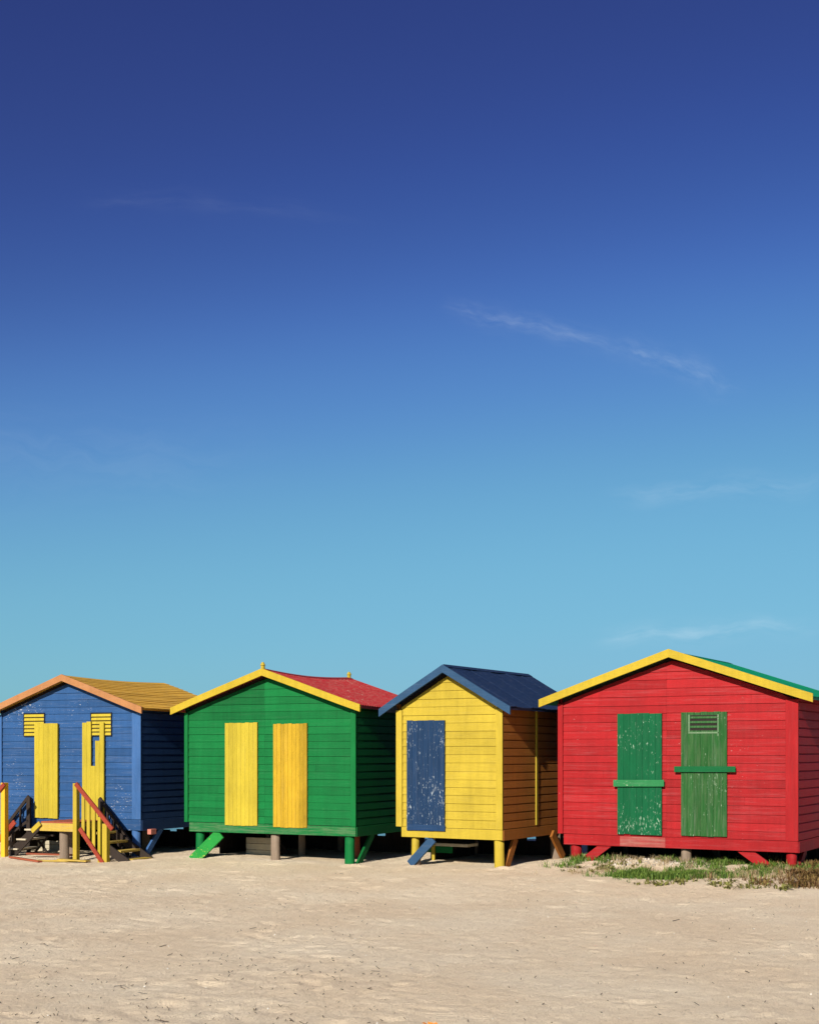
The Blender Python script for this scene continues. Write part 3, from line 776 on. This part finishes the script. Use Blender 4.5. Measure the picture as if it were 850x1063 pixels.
screen(blu, 'low screen of pale horizontal boards behind the landing of the blue hut', (40,872), (70,886), .55, M['pale'])
# green step under the yellow hut
u0, zt = loc(yel, 441, 876, .75); u1, _ = loc(yel, 472, 876, .75)
g = ghut(yel, (u0+u1)/2, .75); r = empty('low_step', at(yel, (u0+u1)/2, .75, g), -yel.ph)
tag(r, 'low green wooden step with a pale top in the shade under the yellow hut', 'step')
wd = (u1-u0)/2
mb = MB(); mb.box(-wd, wd, -.1, -.07, zt-g-.13, zt-g-.02); mb.build('riser', M['green_x'], r, bevel=.003)
mb = MB(); mb.box(-wd+.1, wd+.30, -.11, .25, zt-g-.018, zt-g+.03); mb.build('tread', M['pale'], r, bevel=.003)
mb = MB(); mb.box(-wd*.2-.03, -wd*.2+.03, -.13, -.1015, -.03, zt-g+.12); mb.build('post', M['yel_z'], r, bevel=.003)

# ------------------------------------------------------------------ plants at the foot of the red hut
def leaf_mat(name, c0, c1):
    m, nt, b = new_mat(name)
    at_ = N(nt, 'ShaderNodeAttribute', attribute_name='tone')
    c = mix(nt, at_.outputs['Fac'], c0, c1); nt.links.new(c, b.inputs['Base Color'])
    b.inputs['Roughness'].default_value = .6; b.inputs['Specular IOR Level'].default_value = .2
    return m
def gp(px, py):
    d = EYE*F/(py-HZ); return (px-PX)/F*d, d
def blades(name, spots, mat, label, cat, hmin, hmax, wid=.006, lie=.5, seed=1, broad=False):
    rr = random.Random(seed); mb = MB()
    for (px, py, sx, sy, n) in spots:
        cx, cy = gp(px, py)
        for _ in range(n//4):
            tx, ty = cx+rr.gauss(0,sx), cy+rr.gauss(0,sy)
            cn = float(vnoise(np.array([tx/.16]), np.array([ty/.25]), 31+seed)[0])
            if cn < rr.uniform(-.22,.22): continue
            big = .45+1.1*(cn+.5)
            for _ in range(6):
                x, y = tx+rr.gauss(0,.03), ty+rr.gauss(0,.03); z = gz_fast(x, y)
                hgt = rr.uniform(hmin, hmax)*big; an = rr.uniform(0, 2*pi); ln = abs(rr.gauss(0, lie))+.1
                dx, dy = cos(an)*ln*hgt, sin(an)*ln*hgt
                a2 = an+pi/2+rr.uniform(-.5,.5); wd_ = wid*rr.uniform(.5,1.2); wx, wy = cos(a2)*wd_, sin(a2)*wd_
                t = rr.random(); k = 1.6 if broad else .8
                p0 = (x-wx, y-wy, z-.01); p1 = (x+wx, y+wy, z-.01)
                m0 = (x+dx*.35-wx*k, y+dy*.35-wy*k, z+hgt*.6); m1 = (x+dx*.35+wx*k, y+dy*.35+wy*k, z+hgt*.6)
                tp = (x+dx, y+dy, z+hgt*max(.25,(1-.35*ln)))
                mb.quad(p0, p1, m1, m0, t); mb.poly([m0, m1, tp], min(1,t+.15))
    return tag(mb.build(name, mat), label, cat, kind='stuff')
xs = np.arange(1.5, 7.5, .02); ys = np.arange(16.0, 23.0, .02)
GX, GY = np.meshgrid(xs, ys); GZ = ground(GX, GY)
def gz_fast(x, y):
    i = int((y-16.0)/.02); j = int((x-1.5)/.02)
    if 0 <= i < GZ.shape[0] and 0 <= j < GZ.shape[1]: return float(GZ[i, j])
    return gz(x, y)
grass_m = leaf_mat('green_grass', (.020,.065,.008), (.14,.21,.035))
dry_m = leaf_mat('dry_grass', (.22,.15,.07), (.42,.33,.20))
suc_m = leaf_mat('reddish_dune_plants', (.085,.038,.018), (.17,.115,.035))
blades('grass', [(600,902,.22,.22,500),(625,899,.22,.25,900),(645,895,.12,.2,300),(655,910,.16,.16,1400),(680,911,.30,.25,3000),(710,913,.18,.14,700),
                 (735,902,.28,.40,3000),(768,899,.26,.40,3000),(790,896,.15,.2,500),(745,912,.2,.15,400),(715,902,.2,.2,400),(700,912,.35,.25,1800),(745,911,.35,.28,1800),(790,909,.30,.28,1000),(825,908,.25,.25,600)],
       grass_m, 'green grass growing in the sand in front of the red hut', 'grass', .03, .115, .006, 1.0, 3)
blades('dry_grass', [(690,902,.45,.35,1500),(660,905,.2,.2,300),(760,912,.40,.30,1000),(800,912,.3,.3,500),(610,908,.25,.2,200),(725,909,.3,.3,500)],
       dry_m, 'dry straw coloured grass and stalks among the green grass', 'dry grass', .03, .12, .003, 1.2, 4)
blades('dune_plants', [(805,901,.22,.40,3200),(830,904,.22,.40,3000),(845,915,.16,.25,1800),(785,920,.22,.15,350),(835,922,.12,.12,300),(850,905,.25,.4,900)],
       suc_m, 'reddish brown creeping dune plants by the right corner of the red hut', 'ground cover', .03, .14, .006, 1.2, 5, broad=True)
blades('creeping_stems', [(790,921,.35,.25,500),(610,905,.25,.15,200),(640,905,.2,.2,120),(700,918,.3,.1,120)],
       leaf_mat('creeper', (.07,.06,.02),(.20,.20,.05)), 'sparse trailing stems creeping over the bare sand', 'ground cover', .03, .07, .009, 1.6, 6, broad=True)

# twigs, shells and bits on the open sand (nobody could count them)
rr = random.Random(11); mb = MB()
for i in range(1300):
    py = 892+170*rr.random()**.75; px = rr.uniform(-20, 870)
    if px > 400 and rr.random() < .75: continue
    cw = float(vnoise(np.array([px/60.0]), np.array([py/14.0]), 77)[0])
    if cw < rr.uniform(-.4,.2): continue
    x, y = gp(px, py); z = gz(x, y); L = rr.uniform(.004,.013) if rr.random() < .92 else rr.uniform(.02,.05)
    an = rr.uniform(0, pi); w_ = rr.uniform(.002,.005)
    c_, s_ = cos(an)*L, sin(an)*L; t = rr.random()
    mb.plank((x-c_,y-s_,z+.004),(x+c_,y+s_,z+.006+rr.random()*.012), w_, w_, (0,0,1), t)
tag(mb.build('beach_litter', leaf_mat('twig_bits', (.015,.011,.008), (.10,.07,.045))), 'small dark twigs and seaweed bits scattered over the sand', 'twigs', kind='stuff')
mb = MB()
for i in range(70):
    py = rr.uniform(895, 1060); px = rr.uniform(0, 850); x, y = gp(px, py); z = gz(x, y); s_ = rr.uniform(.003,.008)
    mb.pole((x,y,z-.004),(x,y,z+s_), s_, s_*.5, n=6, rings=2, tone=rr.random())
tag(mb.build('shell_bits', leaf_mat('shell_bits', (.6,.55,.48), (.8,.77,.7))), 'tiny pale shell fragments scattered over the sand', 'shells', kind='stuff')
# rubble under the red hut's front edge
mb = MB()
for i in range(420):
    x, y = gp(rr.gauss(690,30), rr.uniform(893,905)); z = gz(x, y); s_ = rr.uniform(.008,.028)
    mb.pole((x,y,z-.01),(x+rr.uniform(-.01,.01),y,z+s_), s_, s_*.6, n=6, rings=2, tone=rr.random())
tag(mb.build('gravel', leaf_mat('grey_gravel', (.22,.18,.14), (.48,.43,.36))), 'grey gravel and rubble heaped at the front edge of the red hut', 'gravel', kind='stuff')

# scrap at the very bottom of the picture
x, y = gp(446, 1062); z = gz(x, y)
mb = MB()
for k in range(3):
    a_ = k*1.1; mb.poly([(cos(a_)*.005,sin(a_)*.005,.004*k),(cos(a_)*.06,sin(a_)*.05,.012+.006*k),(cos(a_+.7)*.055,sin(a_+.7)*.05,.026),(cos(a_+1.1)*.02,sin(a_+1.1)*.02,.010)], .5)
o = mb.build('orange_scrap', leaf_mat('orange_scrap', (.75,.25,.03),(.75,.25,.03))); o.location = (x, y-.01, z+.004)
tag(o, 'small crumpled orange scrap lying on the sand near the bottom edge', 'litter')

# ------------------------------------------------------------------ light
ELEV, AZ = 26.5, 24.0          # sun low behind the photographer's left shoulder
sd = np.array([-sin(R(AZ))*cos(R(ELEV)), -cos(R(AZ))*cos(R(ELEV)), sin(R(ELEV))])
sun = bpy.data.lights.new('sun', 'SUN'); sun.energy = 5.0; sun.angle = R(.5); sun.color = (1.0, .93, .82)
so = bpy.data.objects.new('sun', sun); COL.objects.link(so); so.location = (-10,-20,20)
from mathutils import Vector
so.rotation_euler = Vector(tuple(-sd)).to_track_quat('-Z', 'Y').to_euler()

w = bpy.data.worlds.new('World'); scene.world = w; w.use_nodes = True
nt = w.node_tree; nt.nodes.clear()
out = nt.nodes.new('ShaderNodeOutputWorld'); bg = nt.nodes.new('ShaderNodeBackground'); nt.links.new(bg.outputs[0], out.inputs[0])
sky = nt.nodes.new('ShaderNodeTexSky'); sky.sky_type = 'NISHITA'; sky.sun_disc = False
sky.sun_elevation = R(ELEV); sky.sun_rotation = R(180+AZ); sky.altitude = 0
sky.air_density = 1.0; sky.dust_density = .3; sky.ozone_density = 2.0
# film response of the sky: deeper zenith, flatter horizon (same for camera and light)
EXPO = .56
pre = nt.nodes.new('ShaderNodeVectorMath'); pre.operation = 'SCALE'; pre.inputs['Scale'].default_value = .12
nt.links.new(sky.outputs[0], pre.inputs[0])
gm = nt.nodes.new('ShaderNodeRGBCurve'); nt.links.new(pre.outputs[0], gm.inputs[1])
xs_ = [(.144,.249,.432),(.189,.321,.534),(.279,.459,.705),(.432,.669,.888),(.681,.915,.957)]
ys_ = [(.029,.058,.235),(.042,.098,.342),(.091,.242,.558),(.156,.413,.645),(.203,.492,.672)]
for ch in range(3):
    cu = gm.mapping.curves[ch]; cu.points[0].location = (0,0); cu.points[1].location = (1, ys_[-1][ch]*(1.15 if ch == 0 else 1.02))
    for x_, y_ in zip(xs_, ys_): cu.points.new(x_[ch], y_[ch])
gm.mapping.update()
gs = nt.nodes.new('ShaderNodeVectorMath'); gs.operation = 'SCALE'; gs.inputs['Scale'].default_value = 10/2**EXPO
nt.links.new(gm.outputs[0], gs.inputs[0])
tc = nt.nodes.new('ShaderNodeTexCoord'); sx = nt.nodes.new('ShaderNodeSeparateXYZ'); nt.links.new(tc.outputs['Generated'], sx.inputs[0])
yy = math_(nt, 'MAXIMUM', sx.outputs[1], .05)
A = math_(nt, 'DIVIDE', sx.outputs[0], yy); B = math_(nt, 'DIVIDE', sx.outputs[2], yy)
front = math_(nt, 'GREATER_THAN', sx.outputs[1], .1)
def wisp(p0, p1, width, strength, seed, bend=.0):
    a0, b0 = (p0[0]-PX)/F, (HZ-p0[1])/F; a1, b1 = (p1[0]-PX)/F, (HZ-p1[1])/F
    L = math.hypot(a1-a0, b1-b0); c, s_ = (a1-a0)/L, (b1-b0)/L
    da = math_(nt, 'SUBTRACT', A, a0); db = math_(nt, 'SUBTRACT', B, b0)
    p = math_(nt, 'DIVIDE', math_(nt, 'ADD', math_(nt, 'MULTIPLY', da, c), math_(nt, 'MULTIPLY', db, s_)), L)
    q = math_(nt, 'SUBTRACT', math_(nt, 'MULTIPLY', db, c), math_(nt, 'MULTIPLY', da, s_))
    cb = nt.nodes.new('ShaderNodeCombineXYZ'); nt.links.new(math_(nt,'MULTIPLY',p,2.2), cb.inputs[0]); nt.links.new(math_(nt,'MULTIPLY',q,9), cb.inputs[1]); cb.inputs[2].default_value = seed
    n1 = noise(nt, cb.outputs[0], 1.5, 3, .5)
    q2 = math_(nt, 'ADD', q, math_(nt, 'MULTIPLY', math_(nt, 'SUBTRACT', n1, .5), width*3.5))
    if bend: q2 = math_(nt, 'SUBTRACT', q2, math_(nt, 'MULTIPLY', math_(nt, 'MULTIPLY', p, math_(nt, 'SUBTRACT', 1.0, p)), bend))
    cb2 = nt.nodes.new('ShaderNodeCombineXYZ'); nt.links.new(math_(nt,'MULTIPLY',p,4), cb2.inputs[0]); nt.links.new(math_(nt,'MULTIPLY',q2,110), cb2.inputs[1]); cb2.inputs[2].default_value = seed+3
    n2 = ramp(nt, noise(nt, cb2.outputs[0], 1.0, 6, .6), .30, .75)
    r2 = math_(nt, 'POWER', math_(nt, 'ABSOLUTE', math_(nt, 'DIVIDE', q2, width)), 1.4)
    prof = math_(nt, 'POWER', 2.718, math_(nt, 'MULTIPLY', r2, -1.0))
    e0 = ramp(nt, p, -.1, .18); e1 = math_(nt, 'SUBTRACT', 1.0, ramp(nt, p, .6, 1.1))
    m_ = math_(nt, 'MULTIPLY', math_(nt, 'MULTIPLY', prof, n2), math_(nt, 'MULTIPLY', e0, e1))
    return math_(nt, 'MULTIPLY', math_(nt, 'MULTIPLY', m_, strength), front)
col = gs.outputs[0]
WISP = (6.5, 7.2, 7.6)
for args in (((468,322),(660,368),.0055,.13,1.0,.004), ((640,362),(770,408),.007,.11,5.0,.010), ((625,662),(860,650),.0055,.18,9.0,-.002),
             ((640,515),(870,498),.008,.09,14.0), ((90,205),(380,226),.006,.022,21.0), ((-80,470),(300,478),.02,.03,30.0)):
    col = mix(nt, wisp(*args), col, WISP)
nt.links.new(col, bg.inputs[0]); bg.inputs[1].default_value = .10

# ------------------------------------------------------------------ camera
cam = bpy.data.cameras.new('camera'); co_ = bpy.data.objects.new('camera', cam); COL.objects.link(co_)
co_.location = (0, 0, EYE); co_.rotation_euler = (R(90), 0, 0)
cam.sensor_fit = 'VERTICAL'; cam.sensor_height = 36.0; cam.sensor_width = 36.0
cam.lens = F/1063*36.0; cam.shift_y = (HZ-531.5)/1063.0
cam.clip_start = .1; cam.clip_end = 12000
scene.camera = co_
scene.render.resolution_x = 818; scene.render.resolution_y = 1024
vs = scene.view_settings
vs.view_transform = 'Standard'; vs.look = 'None'; vs.exposure = EXPO; vs.gamma = 1.0; vs.use_curve_mapping = False
